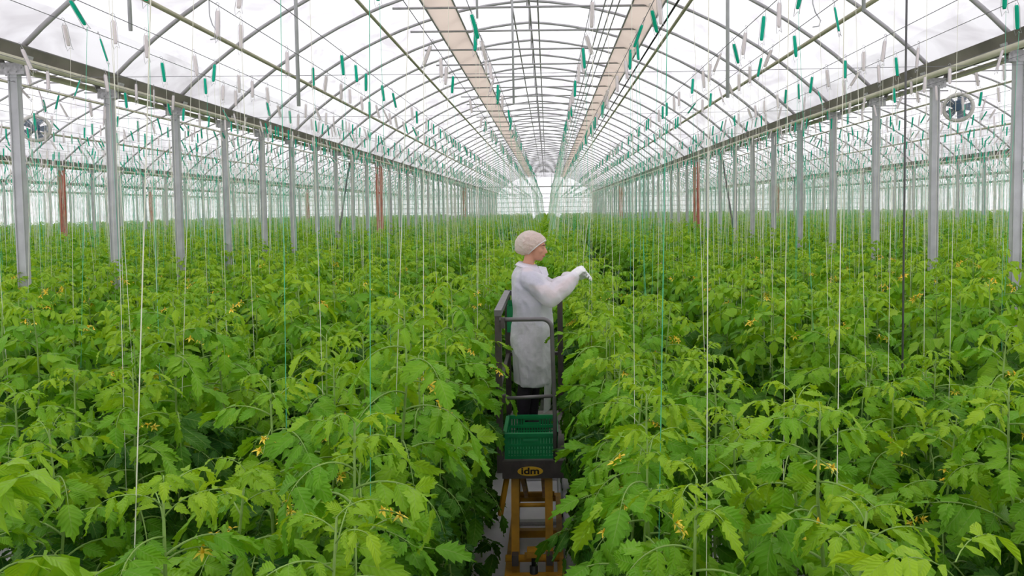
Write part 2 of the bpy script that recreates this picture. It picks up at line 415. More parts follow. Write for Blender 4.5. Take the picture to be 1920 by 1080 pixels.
for k in GX:
    g = empty('gutter', (GX[k], 0, ZG)); link('channel', channel_me, g)
    if abs(k) <= 2:
        for sx_, dz in ((-0.21, -0.10), (0.21, -0.10)): link('pipe', gp_me, g, (sx_, 0, dz))
    tag(g, f'long dark roof gutter with cream pipes, {GN[k]}' if abs(k) <= 2 else f'distant dark roof gutter, {GN[k]}', 'gutter', 'roof gutters')
    cnt = 0
    for i, y in enumerate(post_ys(k)):
        p = project(GX[k], y, 3.0)
        if p is None or p[0] < -40 or p[0] > 1960: continue
        red = i in (19, 34)
        t = empty('post', (GX[k], y, 0)); link('column', colr_me if red else col_me, t)
        if y < 60: link('bracket', brk_me, t, (0, 0, ZG))
        if red: lab = f"rust-red painted support post, {'nearer' if i == 19 else 'farther'} of the two under the {GN[k]}"
        elif cnt < 12 and abs(k) <= 1: lab = f'{ORD[cnt]} grey galvanised post from the camera under the {GN[k]}'
        elif abs(k) <= 1: lab = f'thin far-off grey post under the {GN[k]}'
        else: lab = f'distant grey post under the {GN[k]}'
        tag(t, lab, 'post', 'posts under the ' + GN[k]); cnt += 1
o = link('tie_bar', tie_me, None, (CX, 67.35, ZG)); tag(o, 'dark horizontal tie bar spanning the central bay near its far end', 'tie bar')
# diagonal braces by the red posts
for x, y, s, lab in ((GX[-1], 23.1, 1, 'thin dark diagonal brace leaning against the posts of the left gutter'), (GX[1], 23.1, 1, 'thin dark diagonal brace leaning against the posts of the right gutter')):
    b = MB(); b.tube([(0, 0, 1.6), (0, 1.9, 4.6)], 0.03, 6); o = link('brace', b.mesh('brace', 'cable', True), None, (x, y, 0)); tag(o, lab, 'brace')

# ------------------------------------------------------------------ crop wires, hanger rods, fans
AISLE = -0.12; PITCHROW = 1.5; ZW = CAMZ + 1.66
def row_x(i): return AISLE + PITCHROW * (i - 0.5) if i > 0 else AISLE + PITCHROW * (i + 0.5)   # ..., -2, -1 | 1, 2, ...
ROWS = [i for i in range(-27, 28) if i]
cw_me = along('crop_wire', 0.0035, -6, YB - 1, 'wire', 4)
def rowname(i):
    n = abs(i); return f"{ORD[n - 1] if n <= 16 else 'outer'} row {'left' if i < 0 else 'right'} of the lift"
for i in ROWS:
    if abs(i) > 9: continue
    for e in (-1, 1):
        o = link('crop_wire', cw_me, None, (row_x(i) + 0.25 * e, 0, ZW))
        tag(o, f"{'left' if e < 0 else 'right'} thin overhead crop wire above the {rowname(i)}", 'wire', 'overhead crop wires')
for j, y in enumerate(np.arange(5.1, 60, 4.0)):
    b = MB(); b.tube([(-19.2, 0, 0), (CX - HALF, 0, 0), (CX - 2, 0, -0.02), (CX + 2, 0, -0.03), (CX + HALF, 0, 0), (18.3, 0, 0)], 0.004, 4)
    o = link('cross_wire', b.mesh('cross_wire', 'wire'), None, (0, float(y), ZW + 0.012))
    tag(o, f'{ORD[j] if j < 14 else "far"} taut wire across the bays from the camera', 'wire', 'cross wires')
def hanger(x, y, z0, lab, r=0.016, crook=False):
    zt = arch_z(x - CX) if abs(x - CX) < HALF else ZG
    b = MB()
    if crook: b.tube([(0, 0, zt), (0, 0, z0 + 0.25), (0.03, 0, z0 + 0.15), (0.09, 0, z0 + 0.06), (0.07, 0, z0), (0, 0, z0 - 0.01)], r, 6)
    else: b.tube([(0, 0, z0), (0, 0, zt)], r, 6)
    o = link('hanger_rod', b.mesh('hanger_rod', 'post', True), None, (x, y, 0)); tag(o, lab, 'rod', 'hanger rods below the roof')
for x, y, z0, lab in ((-1.08, 12, 6.05, 'short grey hanger rod beside the left vent board'), (-0.52, 12.05, 4.70, 'long grey hanger rod below the central ridge'),
                      (-2.65, 8, 4.13, 'grey hanger rod dropping between the left purlins'), (-4.42, 8, 4.95, 'grey hanger rod by the lower left purlin'),
                      (1.95, 8, 4.16, 'grey hanger rod dropping right of the ridge'), (3.4, 8, 5.05, 'grey hanger rod by the lower right purlin')):
    hanger(x, y, z0, lab, 0.02)
hanger(-3.75, 8.4, 4.95, 'crooked wire hook rod beside the lower left purlin', 0.007, True)
hanger(3.0, 8.4, 5.0, 'crooked wire hook rod beside the lower right purlin', 0.007, True)
b = MB(); b.tube([(0, 0, 0), (0, 0, arch_z(2.4 - CX))], 0.007, 6)
o = link('steel_cable', b.mesh('steel_cable', 'cable', True), None, (2.42, 5.02, 0)); tag(o, 'dark vertical steel cable rising through the right-hand crop', 'cable')
def fan(x, y, z, rz, lab):
    t = empty('circulation_fan', (x, y, z), (0, 0, rz))
    b = MB(); n = 24
    ring = [(0.23 * math.cos(2 * math.pi * i / n), 0, 0.23 * math.sin(2 * math.pi * i / n)) for i in range(n)]
    b.tube(ring, 0.035, 8, closed=True); link('shroud', b.mesh('shroud', 'fanbody', True), t)
    b = MB()
    for q in range(5):
        a = 2 * math.pi * q / 5; c, s_ = math.cos(a), math.sin(a)
        pts = []
        for rr, tw, wd in ((0.05, 0.03, 0.03), (0.12, 0.02, 0.06), (0.19, 0.012, 0.075)):
            for e in (-1, 1): pts.append((rr * c - e * wd * s_, e * tw, rr * s_ + e * wd * c))
        vs = pts + [(p[0], p[1] + 0.006, p[2]) for p in pts]
        fs = [(0, 1, 3, 2), (2, 3, 5, 4), (6, 8, 9, 7), (8, 10, 11, 9), (0, 2, 8, 6), (2, 4, 10, 8), (1, 7, 9, 3), (3, 9, 11, 5), (4, 5, 11, 10), (0, 6, 7, 1)]
        bb = MB(); bb.add(vs, fs); link('blade', bb.mesh('blade', 'fanblade'), t)
    b = MB(); b.tube([(0, -0.16, 0), (0, 0.05, 0)], 0.075, 14); b.box((0, -0.1, 0.08), (0.08, 0.1, 0.05)); link('motor', b.mesh('motor', 'fanmotor'), t)
    b = MB()
    for a in (45, 135, 225, 315): b.tube([(0, -0.08, 0), (0.23 * math.cos(R(a)), -0.03, 0.23 * math.sin(R(a)))], 0.008, 5)
    for zz in (0.08, 0.15): b.tube([(zz * math.cos(i * math.pi / 10), -0.09, zz * math.sin(i * math.pi / 10)) for i in range(20)], 0.004, 4, closed=True)
    link('guard', b.mesh('guard', 'bracket'), t)
    b = MB(); b.tube([(-0.06, 0, 0.23), (-0.03, 0, ZG - z)], 0.008, 5); b.tube([(0.06, 0, 0.23), (0.03, 0, ZG - z)], 0.008, 5); link('hanger', b.mesh('hanger', 'wire'), t)
    tag(t, lab, 'fan', 'circulation fans')
fan(-9.8, 14.3, 4.66, R(35), 'round cream and blue fan hung beyond the left gutter')
fan(7.3, 13.2, 4.69, R(-35), 'round cream and blue fan hung beyond the right gutter')

# ------------------------------------------------------------------ tomato leaves
def leaflet(mb, base, T, S, Nn, L, W, rows, cols, rr, age, droop):
    vs = []; uv = []; fs = []
    lobe = rr.uniform(0.62, 0.82); cup = rr.uniform(-0.35, 0.45); side = rr.uniform(-0.15, 0.15); tw = rr.uniform(-0.25, 0.25)
    nc = 2 * cols + 1
    for i in range(rows + 1):
        s = i / rows
        wd = W * (math.sin(math.pi * min(1, (0.04 + 0.96 * s) ** 0.72)) ** 0.85) if s < 1 else 0.0
        if rows > 6: wd *= (1.0 if i % 2 else lobe)
        else: wd *= 1.0 if i % 2 else 0.9
        fwd = s * L; dz = -droop * s * s * L
        for j in range(-cols, cols + 1):
            u = j / cols
            au = abs(u)
            z = dz + cup * wd * (au if au < 0.7 else 1.4 - au) + tw * u * wd * s + 0.06 * L * math.sin(7 * s + 2 * u + side * 20) * au
            f = fwd + (0.10 * L * au if (i % 2) else 0)
            vs.append(base + T * f + S * (u * wd + side * s * s * L) + Nn * z); uv.append((0.5 + 0.5 * u, s))
    for i in range(rows):
        for j in range(nc - 1):
            a = i * nc + j; fs.append((a, a + 1, a + nc + 1, a + nc))
    mb.add(vs, fs, 0, uv, [min(1, max(0, age + rr.uniform(-0.06, 0.06)))] * len(vs))
def build_leaf(mb, rr, length, a0, a1, age, hi=True, xf=None, npairs=4, lsize=0.31, wr=(0.29, 0.40), dr=(0.15, 0.7)):
    """one compound leaf from the origin along +Y; a0, a1 = rachis pitch at base and tip (radians)"""
    tmp = MB(); K = 10; pts = [Vector((0, 0, 0))]; tang = []; yaw = 0; bend = rr.uniform(-0.5, 0.5)
    for i in range(K):
        t = (i + 0.5) / K; a = a0 + (a1 - a0) * t; yw = bend * t
        d = Vector((math.sin(yw) * math.cos(a), math.cos(yw) * math.cos(a), math.sin(a))); tang.append(d); pts.append(pts[-1] + d * (length / K))
    tang.append(tang[-1])
    if hi: tmp.tube(pts, [0.0045 * (1 - 0.7 * i / K) * length / 0.34 + 0.0006 for i in range(K + 1)], 5, False, 1)
    else: tmp.tube(pts[::2], [0.004 * (1 - 0.35 * i / 2.5) * length / 0.34 + 0.0005 for i in range(len(pts[::2]))], 3, False, 1)
    def at(t):
        f = t * K; i = min(int(f), K - 1); return pts[i].lerp(pts[i + 1], f - i), tang[min(i, K)]
    rows, cols = (11, 2) if hi else (4, 1)
    def put(t, sgn, size, ang):
        p, T = at(t); S = T.cross(Vector((0, 0, 1)))
        S = S.normalized() if S.length > 1e-3 else Vector((1, 0, 0))
        Nn = S.cross(T).normalized()
        ax = (T * math.cos(ang) + S * (sgn * math.sin(ang)) + Nn * rr.uniform(-0.65, 0.25)).normalized()
        sd = ax.cross(Nn).normalized(); ro = Quaternion(ax, rr.gauss(0, 0.42)); sd = ro @ sd; nn = sd.cross(ax)
        L = length * lsize * size; W = L * rr.uniform(*wr)
        q = p + ax * (0.12 * L)
        if hi: tmp.tube([p, q], 0.0016 * length / 0.34, 3, False, 1)
        else: q = p
        leaflet(tmp, q, ax, sd, nn, L, W, rows, cols, rr, age, rr.uniform(*dr))
    put(1.0, 0, rr.uniform(1.05, 1.3), 0)
    ts = [0.30, 0.50, 0.68, 0.85][-npairs:]
    for t, sz in zip(ts, [0.72, 0.95, 1.05, 0.85][-npairs:]):
        for sgn in (-1, 1):
            put(t + rr.uniform(-0.03, 0.03), sgn, sz * rr.uniform(0.85, 1.15), R(rr.uniform(52, 78)))
        if hi and rr.random() < 0.6: put(t + 0.09, rr.choice((-1, 1)), 0.33, R(70))
    if xf is not None: tmp.v = [tuple(xf @ Vector(v)) for v in tmp.v]
    mb.add(tmp.v, tmp.f, 0, tmp.uv, tmp.age); mb.m[-len(tmp.m):] = tmp.m
def leaf_params(cls, rr):
    if cls == 0: return dict(length=0.20, a0=R(rr.uniform(45, 70)), a1=R(rr.uniform(-35, 5)), age=rr.uniform(0.0, 0.2), lsize=0.40, wr=(0.2, 0.3), dr=(0.3, 1.1))
    if cls == 1: return dict(length=0.33, a0=R(rr.uniform(20, 45)), a1=R(rr.uniform(-80, -20)), age=rr.uniform(0.15, 0.55), lsize=0.40)
    return dict(length=0.37, a0=R(rr.uniform(0, 25)), a1=R(rr.uniform(-85, -35)), age=rr.uniform(0.65, 1.0), lsize=0.40)
lr = random.Random(11); LEAF = {0: [], 1: [], 2: []}
for cls, nv in ((0, 7), (1, 12), (2, 9)):
    for v in range(nv):
        b = MB(); build_leaf(b, lr, hi=True, **leaf_params(cls, lr)); LEAF[cls].append(b.mesh('leaf', ['leaf', 'stem'], True, True))
# flowers
fb = MB()
for q in range(5):
    a = 2 * math.pi * q / 5; c, s_ = math.cos(a), math.sin(a)
    def pt(r, wv, z): return (r * c - wv * s_, r * s_ + wv * c, z)
    fb.add([pt(0.002, -0.002, 0), pt(0.002, 0.002, 0), pt(0.011, -0.0045, 0.001), pt(0.011, 0.0045, 0.001), pt(0.022, 0, 0.009)], [(0, 1, 3, 2), (2, 3, 4)])
fb.tube([(0, 0, 0), (0, 0, -0.006), (0, 0, -0.014)], [0.004, 0.0035, 0.001], 6, True, 1)
flower_me = fb.mesh('flower', ['petal', 'cone'], True)
def truss_mesh(rr):
    b = MB(); pts = [Vector((0, 0, 0))]; d = Vector((0, 1, 0.5)).normalized(); ends = []
    for i in range(6):
        d = (d + Vector((rr.uniform(-0.1, 0.1), 0, -0.22))).normalized(); pts.append(pts[-1] + d * 0.028)
        if i >= 2:
            e = pts[-1] + Vector((rr.choice((-1, 1)) * rr.uniform(0.015, 0.03), 0.005, -0.012)); b.tube([pts[-1], e], 0.0012, 4); ends.append(e)
    b.tube(pts, [0.0026 - 0.0002 * i for i in range(7)], 5); return b.mesh('flower_truss', 'stem', True), ends
TRUSS = [truss_mesh(lr) for _ in range(3)]
def stem_pts(rr, top):
    n = 9; x = y = 0; out = []
    for i in range(n + 1):
        t = i / n; out.append(Vector((x, y, top * t))); x += rr.uniform(-0.022, 0.022); y += rr.uniform(-0.03, 0.03)
    return out
def stem_mesh(rr, top, n=6):
    pts = stem_pts(rr, top); b = MB(); b.tube(pts, [0.0085 * (1 - 0.6 * (i / 9) ** 3) for i in range(10)], n); return b.mesh('stem', 'stem', True), pts
def stem_at(pts, z):
    top = pts[-1].z; f = max(0, min(0.9999, z / top)) * 9; i = int(f); return pts[i].lerp(pts[i + 1], f - i)
def leaf_slots(rr, top):
    """(height, azimuth, class, scale, tilt) down the stem"""
    out = []; z = top + 0.0; az = rr.uniform(0, 6.28); i = 0
    while z > 0.28:
        dz = top - z
        if dz < 0.14: cls, sc_ = 0, 0.55 + dz * 3.2
        elif dz < 0.62: cls, sc_ = 1, 0.72 + (dz - 0.14) * 0.6
        else: cls, sc_ = 2, rr.uniform(0.9, 1.12)
        out.append((z, az, cls, sc_ * rr.uniform(0.9, 1.1), rr.uniform(-0.2, 0.2)))
        az += 2.4 + rr.uniform(-0.35, 0.35); z -= (0.03 if dz < 0.14 else 0.062) * rr.uniform(0.85, 1.2) if dz < 0.8 else 0.08; i += 1
    return out
# joined foliage for plants farther away (several variants)
def foliage_mesh(seed, top):
    rr = random.Random(seed); pts = stem_pts(rr, top); b = MB()
    for z, az, cls, s_, tl in leaf_slots(rr, top):
        xf = Matrix.Translation(stem_at(pts, min(z, top))) @ Matrix.Rotation(az, 4, 'Z') @ Matrix.Rotation(tl, 4, 'X') @ Matrix.Scale(s_, 4)
        build_leaf(b, rr, hi=False, xf=xf, **leaf_params(cls, rr))
    me = b.mesh('foliage', ['leaf', 'stem'], True, True)
    sb = MB(); sb.tube(pts, [0.0085 * (1 - 0.6 * (i / 9) ** 3) for i in range(10)], 5)
    return me, sb.mesh('stem', 'stem', True), pts
MID = [foliage_mesh(100 + i, 2.12 + 0.05 * i) for i in range(6)]
STEMS = [stem_mesh(random.Random(50 + i), 2.05 + 0.06 * i) for i in range(7)]

# ------------------------------------------------------------------ planting
pr = random.Random(21); plants = []
for i in ROWS:
    x0 = row_x(i)
    for e in (-1, 1):
        y = -2.0 + (0.25 if e > 0 else 0)
        while y < 97.5:
            step = 0.5 if y < 42 else 0.8
            px = x0 + 0.23 * e + pr.uniform(-0.06, 0.06); py = y + pr.uniform(-0.1, 0.1)
            if abs(i) == 1 and py > 7.6: px -= (0.12 + pr.uniform(0, 0.24)) * (1 if i > 0 else -1) * min(1, (py - 7.4) / 3)
            p = project(px, py, 2.2)
            if (p and -260 < p[0] < 2180) or (-2.0 <= py < 3 and abs(px) < 4): plants.append((py, px, i, e, p))
            y += step
def lead(p): return p[4] is not None and p[0] > 1.15 and -60 < p[4][0] < 1980 and p[4][1] < 1130
front = sorted([p for p in plants if lead(p)], key=lambda p: math.hypot(p[0], p[1]))
single = front[:300]; sset = set(id(p) for p in single); rest = [p for p in plants if id(p) not in sset]
order = {}
single_sorted = sorted(single, key=lambda p: p[0]); rank = {}
for p in single_sorted:
    order[p[2]] = order.get(p[2], 0) + 1; rank[id(p)] = order[p[2]]
def plant_label(p):
    n = rank[id(p)]; rn = rowname(p[2])
    if n <= 16 and abs(p[2]) <= 3: return f'{ORD[n - 1]} green tomato plant from the camera in the {rn}'
    if abs(p[2]) == 1 and p[0] < 7.1: return f"tomato plant beside the lift's deck, {'aisle' if p[2] * p[3] < 0 else 'outer'} side of the {rn}"
    if abs(p[2]) <= 3: return f"tomato plant farther back than the worker in the {rn}"
    return f"{'nearer' if p[0] < 9 else 'farther'} green tomato plant in the {rn}"
NEAR = 64
CART = (-0.42, 0.14, 5.2, 7.3)
for q, p in enumerate(single):
    y, x, ri, e, pp = p; rr = random.Random(1000 + q)
    top_j = rr.uniform(-0.16, 0.16)
    t = empty('tomato_plant', (x, y, 0), (0, 0, rr.uniform(0, 6.28)))
    tag(t, plant_label(p), 'tomato plant', 'tomato plants in the ' + rowname(ri))
    if q < NEAR or (abs(ri) == 1 and y < 8):
        sm, pts = STEMS[q % 7]; top = pts[-1].z; zs = 1 + top_j * 0.5
        t.scale = (1, 1, zs); link('stem', sm, t)
        for z, az, cls, s_, tl in leaf_slots(rr, top):
            base = stem_at(pts, min(z, top)); wa = az + t.rotation_euler.z        # direction of the leaf in the house
            dx = -math.sin(wa); reach = 0.30 * s_ * abs(dx)
            wx = x + reach * (1 if dx > 0 else -1)
            if abs(ri) == 1:
                lim = (0.27 if z > 1.2 else 0.36) if ri < 0 else (0.25 if 5.1 < y < 7.4 else 0.16)
                inward = (wx > AISLE - lim) if ri < 0 else (wx < AISLE + lim)
                if inward:
                    if (5.1 < y < 7.4 and z > 0.7) or (z < 1.2 and ri < 0): az += math.pi * rr.uniform(0.8, 1.2)
                    else: s_ *= 0.72
            me = LEAF[cls][rr.randrange(len(LEAF[cls]))]
            link('leaf', me, t, base, (tl, 0, az), s_)
        for tz in ([0.22, 0.5] if rr.random() < 0.6 else [0.3]):
            if rr.random() < 0.75:
                tm, ends = TRUSS[rr.randrange(3)]; az = rr.uniform(0, 6.28)
                tr = link('flower_truss', tm, t, stem_at(pts, top - tz), (0, 0, az), 1.15)
                for en in ends[: rr.randint(2, 4)]: link('flower', flower_me, tr, en, (rr.uniform(2.0, 3.6), rr.uniform(-0.6, 0.6), rr.uniform(0, 6)), 1.15)
    else:
        fm_, sm, pts = MID[rr.randrange(6)]; s_ = 1 + top_j * 0.5; t.scale = (1, 1, s_)
        link('foliage', fm_, t); link('stem', sm, t)
        if rr.random() < 0.45:
            tm, ends = TRUSS[rr.randrange(3)]
            tr = link('flower_truss', tm, t, stem_at(pts, pts[-1].z - 0.15), (0, 0, rr.uniform(0, 6.28)), 1.3)
            for en in ends: link('flower', flower_me, tr, en, (rr.uniform(2.0, 3.6), 0, rr.uniform(0, 6)), 1.3)
# everything farther: one crop mass of the same plants
me = bpy.data.meshes.new('tomato_crop'); me.from_pydata([(p[1], p[0], 0) for p in rest], [], [])
n = len(rest)
for nm, vals in (('rotz', [pr.uniform(0, 6.28) for _ in rest]), ('size', [pr.uniform(0.90, 1.07) for _ in rest])):
    at = me.attributes.new(nm, 'FLOAT', 'POINT'); at.data.foreach_set('value', vals)
at = me.attributes.new('kind_id', 'INT', 'POINT'); at.data.foreach_set('value', [pr.randrange(6) for _ in rest])
crop = link('tomato_crop', me); tag(crop, 'dense green tomato crop filling the rest of the greenhouse', 'tomato crop', None, 'stuff')
ng = bpy.data.node_groups.new('crop', 'GeometryNodeTree')
ng.interface.new_socket('Geometry', in_out='INPUT', socket_type='NodeSocketGeometry'); ng.interface.new_socket('Geometry', in_out='OUTPUT', socket_type='NodeSocketGeometry')
gi = ng.nodes.new('NodeGroupInput'); go = ng.nodes.new('NodeGroupOutput'); iop = ng.nodes.new('GeometryNodeInstanceOnPoints'); jn = ng.nodes.new('GeometryNodeJoinGeometry')
src = {}
for o in bpy.data.objects:
    if o.name.startswith('foliage') and o.data: src.setdefault(o.data.name, o)
for fm_, sm, pts in reversed(MID):
    if fm_.name not in src: continue
    oi = ng.nodes.new('GeometryNodeObjectInfo'); oi.inputs['Object'].default_value = src[fm_.name]; oi.inputs['As Instance'].default_value = False; oi.transform_space = 'ORIGINAL'
    g2i = ng.nodes.new('GeometryNodeGeometryToInstance'); ng.links.new(oi.outputs['Geometry'], g2i.inputs[0]); ng.links.new(g2i.outputs[0], jn.inputs[0])
def named(nm, ty):
    x = ng.nodes.new('GeometryNodeInputNamedAttribute'); x.data_type = ty; x.inputs[0].default_value = nm; return x.outputs['Attribute']
cx_ = ng.nodes.new('ShaderNodeCombineXYZ'); ng.links.new(named('rotz', 'FLOAT'), cx_.inputs[2])
ng.links.new(gi.outputs[0], iop.inputs['Points']); ng.links.new(jn.outputs[0], iop.inputs['Instance']); iop.inputs['Pick Instance'].default_value = True
ng.links.new(named('kind_id', 'INT'), iop.inputs['Instance Index']); ng.links.new(cx_.outputs[0], iop.inputs['Rotation']); ng.links.new(named('size', 'FLOAT'), iop.inputs['Scale'])
ng.links.new(iop.outputs[0], go.inputs[0])
crop.modifiers.new('crop', 'NODES').node_group = ng

# ------------------------------------------------------------------ string hooks and strings
def hook_wire(b, xf, r=0.0022, n=4):
    pts = [(-0.012, 0, 0.005), (-0.010, 0, 0.016), (0, 0, 0.021), (0.009, 0, 0.012), (0.006, 0, -0.01), (0.017, 0, -0.05), (0.017, 0, -0.205), (0.024, 0, -0.235), (0.004, 0, -0.222),
           (-0.014, 0, -0.25), (-0.02, 0, -0.21), (-0.017, 0, -0.05), (-0.004, 0, -0.02)]
    b.tube([xf @ Vector(p) for p in pts], r, n, False)
def hook_wrap(b, xf, n=7, mi=0):
    b.tube([xf @ Vector((0, 0, -z)) for z in (0.035, 0.05, 0.12, 0.19, 0.205)], [0.006, 0.008, 0.0085, 0.008, 0.006], n, True, mi, 2.0)
I4 = Matrix.Scale(1.2, 4)
b = MB(); hook_wire(b, I4); hookw_me = b.mesh('hook_wire', 'hookwire')
b = MB(); hook_wrap(b, I4, 8); wrapw_me = b.mesh('twine_wrap', 'twine_w', True); wrapg_me = b.mesh('twine_wrap', 'twine_g', True)
b = MB(); b.tube([(0, 0, 0), (0, 0, -1)], 0.0015, 4); strw_me = b.mesh('string', 'string_w'); strg_me = b.mesh('string', 'string_g')
hr = random.Random(5)
hook_sites = [p for p in single]
# keep a first place free in front of the worker's face: nothing hangs inside the lift
hcount = {}
for q, p in enumerate(sorted(hook_sites, key=lambda p: p[0])):
    y, x, ri, e, pp = p
    if hr.random() < (0.52 if y < 6 else 0.25) or y < 1.9: continue
    wx = row_x(ri) + 0.25 * e; tilt = hr.choice((0, 0.1, 0.25, 0.5, 0.75)) * hr.choice((1, 1, 1, -0.4)); green = hr.random() < 0.42
    t = empty('string_hook', (wx, y, ZW))
    rot = (tilt, hr.uniform(-0.1, 0.1), hr.uniform(-0.9, 0.9))
    link('hook_wire', hookw_me, t, (0, 0, 0), rot); link('twine_wrap', wrapg_me if green else wrapw_me, t, (0, 0, 0), rot)
    bot = Euler(rot).to_matrix() @ Vector((0.01, 0, -0.26)); end = Vector((x - wx + hr.uniform(-0.03, 0.03), hr.uniform(-0.05, 0.05), hr.uniform(1.5, 2.05) - ZW)); d = end - bot
    gs = green and hr.random() < 0.45
    s_ = link('string', strg_me if gs else strw_me, t, bot, d.to_track_quat('-Z', 'Y').to_euler(), (1, 1, d.length))
    hcount[ri] = hcount.get(ri, 0) + 1; n = hcount[ri]; cl = 'green' if green else 'white'
    if n <= 16: lab = f'{ORD[n - 1]} string hook from the camera, {cl} twine, above the {rowname(ri)}'
    else: lab = f'{cl} twine string hook hung well back above the {rowname(ri)}'
    tag(t, lab, 'string hook', 'string hooks above the ' + rowname(ri))
# the countless rest: strings and hooks of the deep crop
b = MB(); b2 = MB()
for p in rest:
    y, x, ri, e, pp = p
    if y < 2.6 or hr.random() < 0.18: continue
    wx = row_x(ri) + 0.25 * e; green = hr.random() < 0.42
    tilt = hr.choice((0, 0.1, 0.25, 0.5, 0.75)) * hr.choice((1, 1, 1, -0.4))
    xf = Matrix.Translation((wx, y, ZW)) @ Euler((tilt, 0, hr.uniform(-0.9, 0.9))).to_matrix().to_4x4() @ Matrix.Scale(1.15, 4)
    hook_wrap(b2, xf, 4, 0 if green else 1)
    if y < 25: hook_wire_lo = [xf @ Vector(v) for v in ((0, 0, 0.02), (0.02, 0, -0.05), (0.02, 0, -0.23), (-0.012, 0, -0.25), (-0.02, 0, -0.05), (0, 0, 0))]; b2.tube(hook_wire_lo, 0.0022, 3, False, 2)
    bot = xf @ Vector((0.01, 0, -0.22)); b.tube([bot, (x, y, hr.uniform(1.7, 2.1))], 0.0020, 3, False, 0 if green and hr.random() < 0.6 else 1)
    if y > 13:
        y2 = y + 0.25; xf2 = Matrix.Translation((0, 0.25, 0)) @ xf; hook_wrap(b2, xf2, 3, 1 if green else 0)
        b.tube([(wx, y2, ZW - 0.22), (x + 0.1 * e, y2, 1.9)], 0.0022, 3, False, hr.randrange(2))
o = link('twine_strings', b.mesh('twine_strings', ['string_g', 'string_w'])); tag(o, 'countless thin white and green strings hanging over the deep crop', 'strings', None, 'stuff')
o = link('twine_hooks', b2.mesh('twine_hooks', ['twine_g', 'twine_w', 'hookwire'])); tag(o, 'countless small white and green twine hooks over the deep crop', 'hooks', None, 'stuff')

# ------------------------------------------------------------------ floor rails of the lift
rp = along('pipe_rail', 0.026, -6, 97, 'railpipe', 8)
for e, w_ in ((-1, 'left'), (1, 'right')):
    o = link('pipe_rail', rp, None, (AISLE + 0.21 * e, 0, 0.075)); tag(o, f'{w_} steel pipe rail on the floor under the lift', 'rail', 'pipe rails')
b = MB(); b.box((0, 0, 0.02), (0.46, 0.06, 0.03)); b.box((-0.21, 0, 0.04), (0.06, 0.05, 0.03)); b.box((0.21, 0, 0.04), (0.06, 0.05, 0.03)); sl_me = b.mesh('sleeper', 'railpipe')
for i in range(14):
    o = link('rail_sleeper', sl_me, None, (AISLE, 3.45 + 1.15 * i, 0)); tag(o, f'{ORD[i]} pale rail support from the camera on the aisle floor', 'rail support', 'rail supports')

# ------------------------------------------------------------------ lift
LX, Y0, Y1, ZD = -0.127, 5.62, 7.02, 1.06
t = empty('platform_lift', (LX, Y0, 0))
def part(name, b, m, smooth=False, parent=None): return link(name, b.mesh(name, m, smooth), parent or t)
b = MB(); b.box((0, 0.70, -0.02 + ZD), (0.49, 1.40, 0.04)); part('deck', b, 'deck')
b = MB(); b.box((0, -0.015, ZD - 0.065), (0.49, 0.03, 0.135)); b.box((0, 0.70, ZD - 0.06), (0.46, 1.36, 0.05)); lip = part('front_panel', b, 'frame')
b = MB(); n = 28; zc = ZD - 0.075
rim = [(0.098 * math.cos(2 * math.pi * i / n) - 0.03, -0.036, zc + 0.036 * math.sin(2 * math.pi * i / n)) for i in range(n)]
b.add(rim + [(x, -0.028, z) for x, _, z in rim], [tuple(range(n))] + [(i, (i + 1) % n, n + (i + 1) % n, n + i) for i in range(n)]); badge = part('badge', b, 'gold', False, lip); badge['label'] = 'gold oval maker badge'
fc = bpy.data.curves.new('lettering', 'FONT'); fc.body = 'idm'; fc.size = 0.083; fc.align_x = 'CENTER'; fc.align_y = 'CENTER'; fc.extrude = 0.001; fc.offset = 0.0022
fo = link('lettering', fc); bpy.context.view_layer.update()
tm = bpy.data.meshes.new_from_object(fo.evaluated_get(bpy.context.evaluated_depsgraph_get())); bpy.data.objects.remove(fo)
tm.materials.clear(); tm.materials.append(M['ink']); link('lettering', tm, lip, (-0.03, -0.038, zc + 0.002), (math.pi / 2, 0, 0), (1.15, 0.85, 1))
def sq(x, y, z0, z1, s_=0.05): 
    b = MB(); b.box((x, y, (z0 + z1) / 2), (s_, s_, z1 - z0)); return b
for x, y, z1 in ((-0.262, 0.03, 2.19), (-0.262, 1.36, 2.19), (0.235, 1.36, 2.19)): part('corner_post', sq(x, y, ZD - 0.1, z1), 'frame')
b = MB(); b.box((-0.262, 0.70, 2.205), (0.055, 1.40, 0.045)); part('side_rail', b, 'rail')
b = MB(); b.box((-0.01, 1.36, 2.205), (0.5, 0.045, 0.045)); part('end_rail', b, 'rail')
b = MB(); b.box((-0.262, 0.70, 1.62), (0.03, 1.32, 0.03)); part('mid_rail', b, 'frame')
b = MB(); b.box((-0.01, 1.36, 1.62), (0.48, 0.03, 0.03)); part('mid_rail', b, 'frame')
arcp = [(0.15 - 0.075 + 0.075 * math.sin(a), 0.0, 2.155 - 0.075 + 0.075 * math.cos(a)) for a in [i * math.pi / 12 for i in range(7)]]
b = MB(); b.tube([(-0.25, 0, 2.155)] + arcp + [(0.165, 0, 1.40), (0.165, 0, ZD)], 0.017, 10); part('gate_hoop', b, 'rail', True)
b = MB(); b.tube([(-0.24, 0, 1.545), (0.16, 0, 1.56)], 0.014, 8); part('gate_bar', b, 'rail', True)
b = MB(); b.box((-0.225, 0.0, 2.13), (0.03, 0.05, 0.08)); b.box((-0.225, 0.0, 1.545), (0.03, 0.05, 0.06)); part('gate_hinge', b, 'frame')
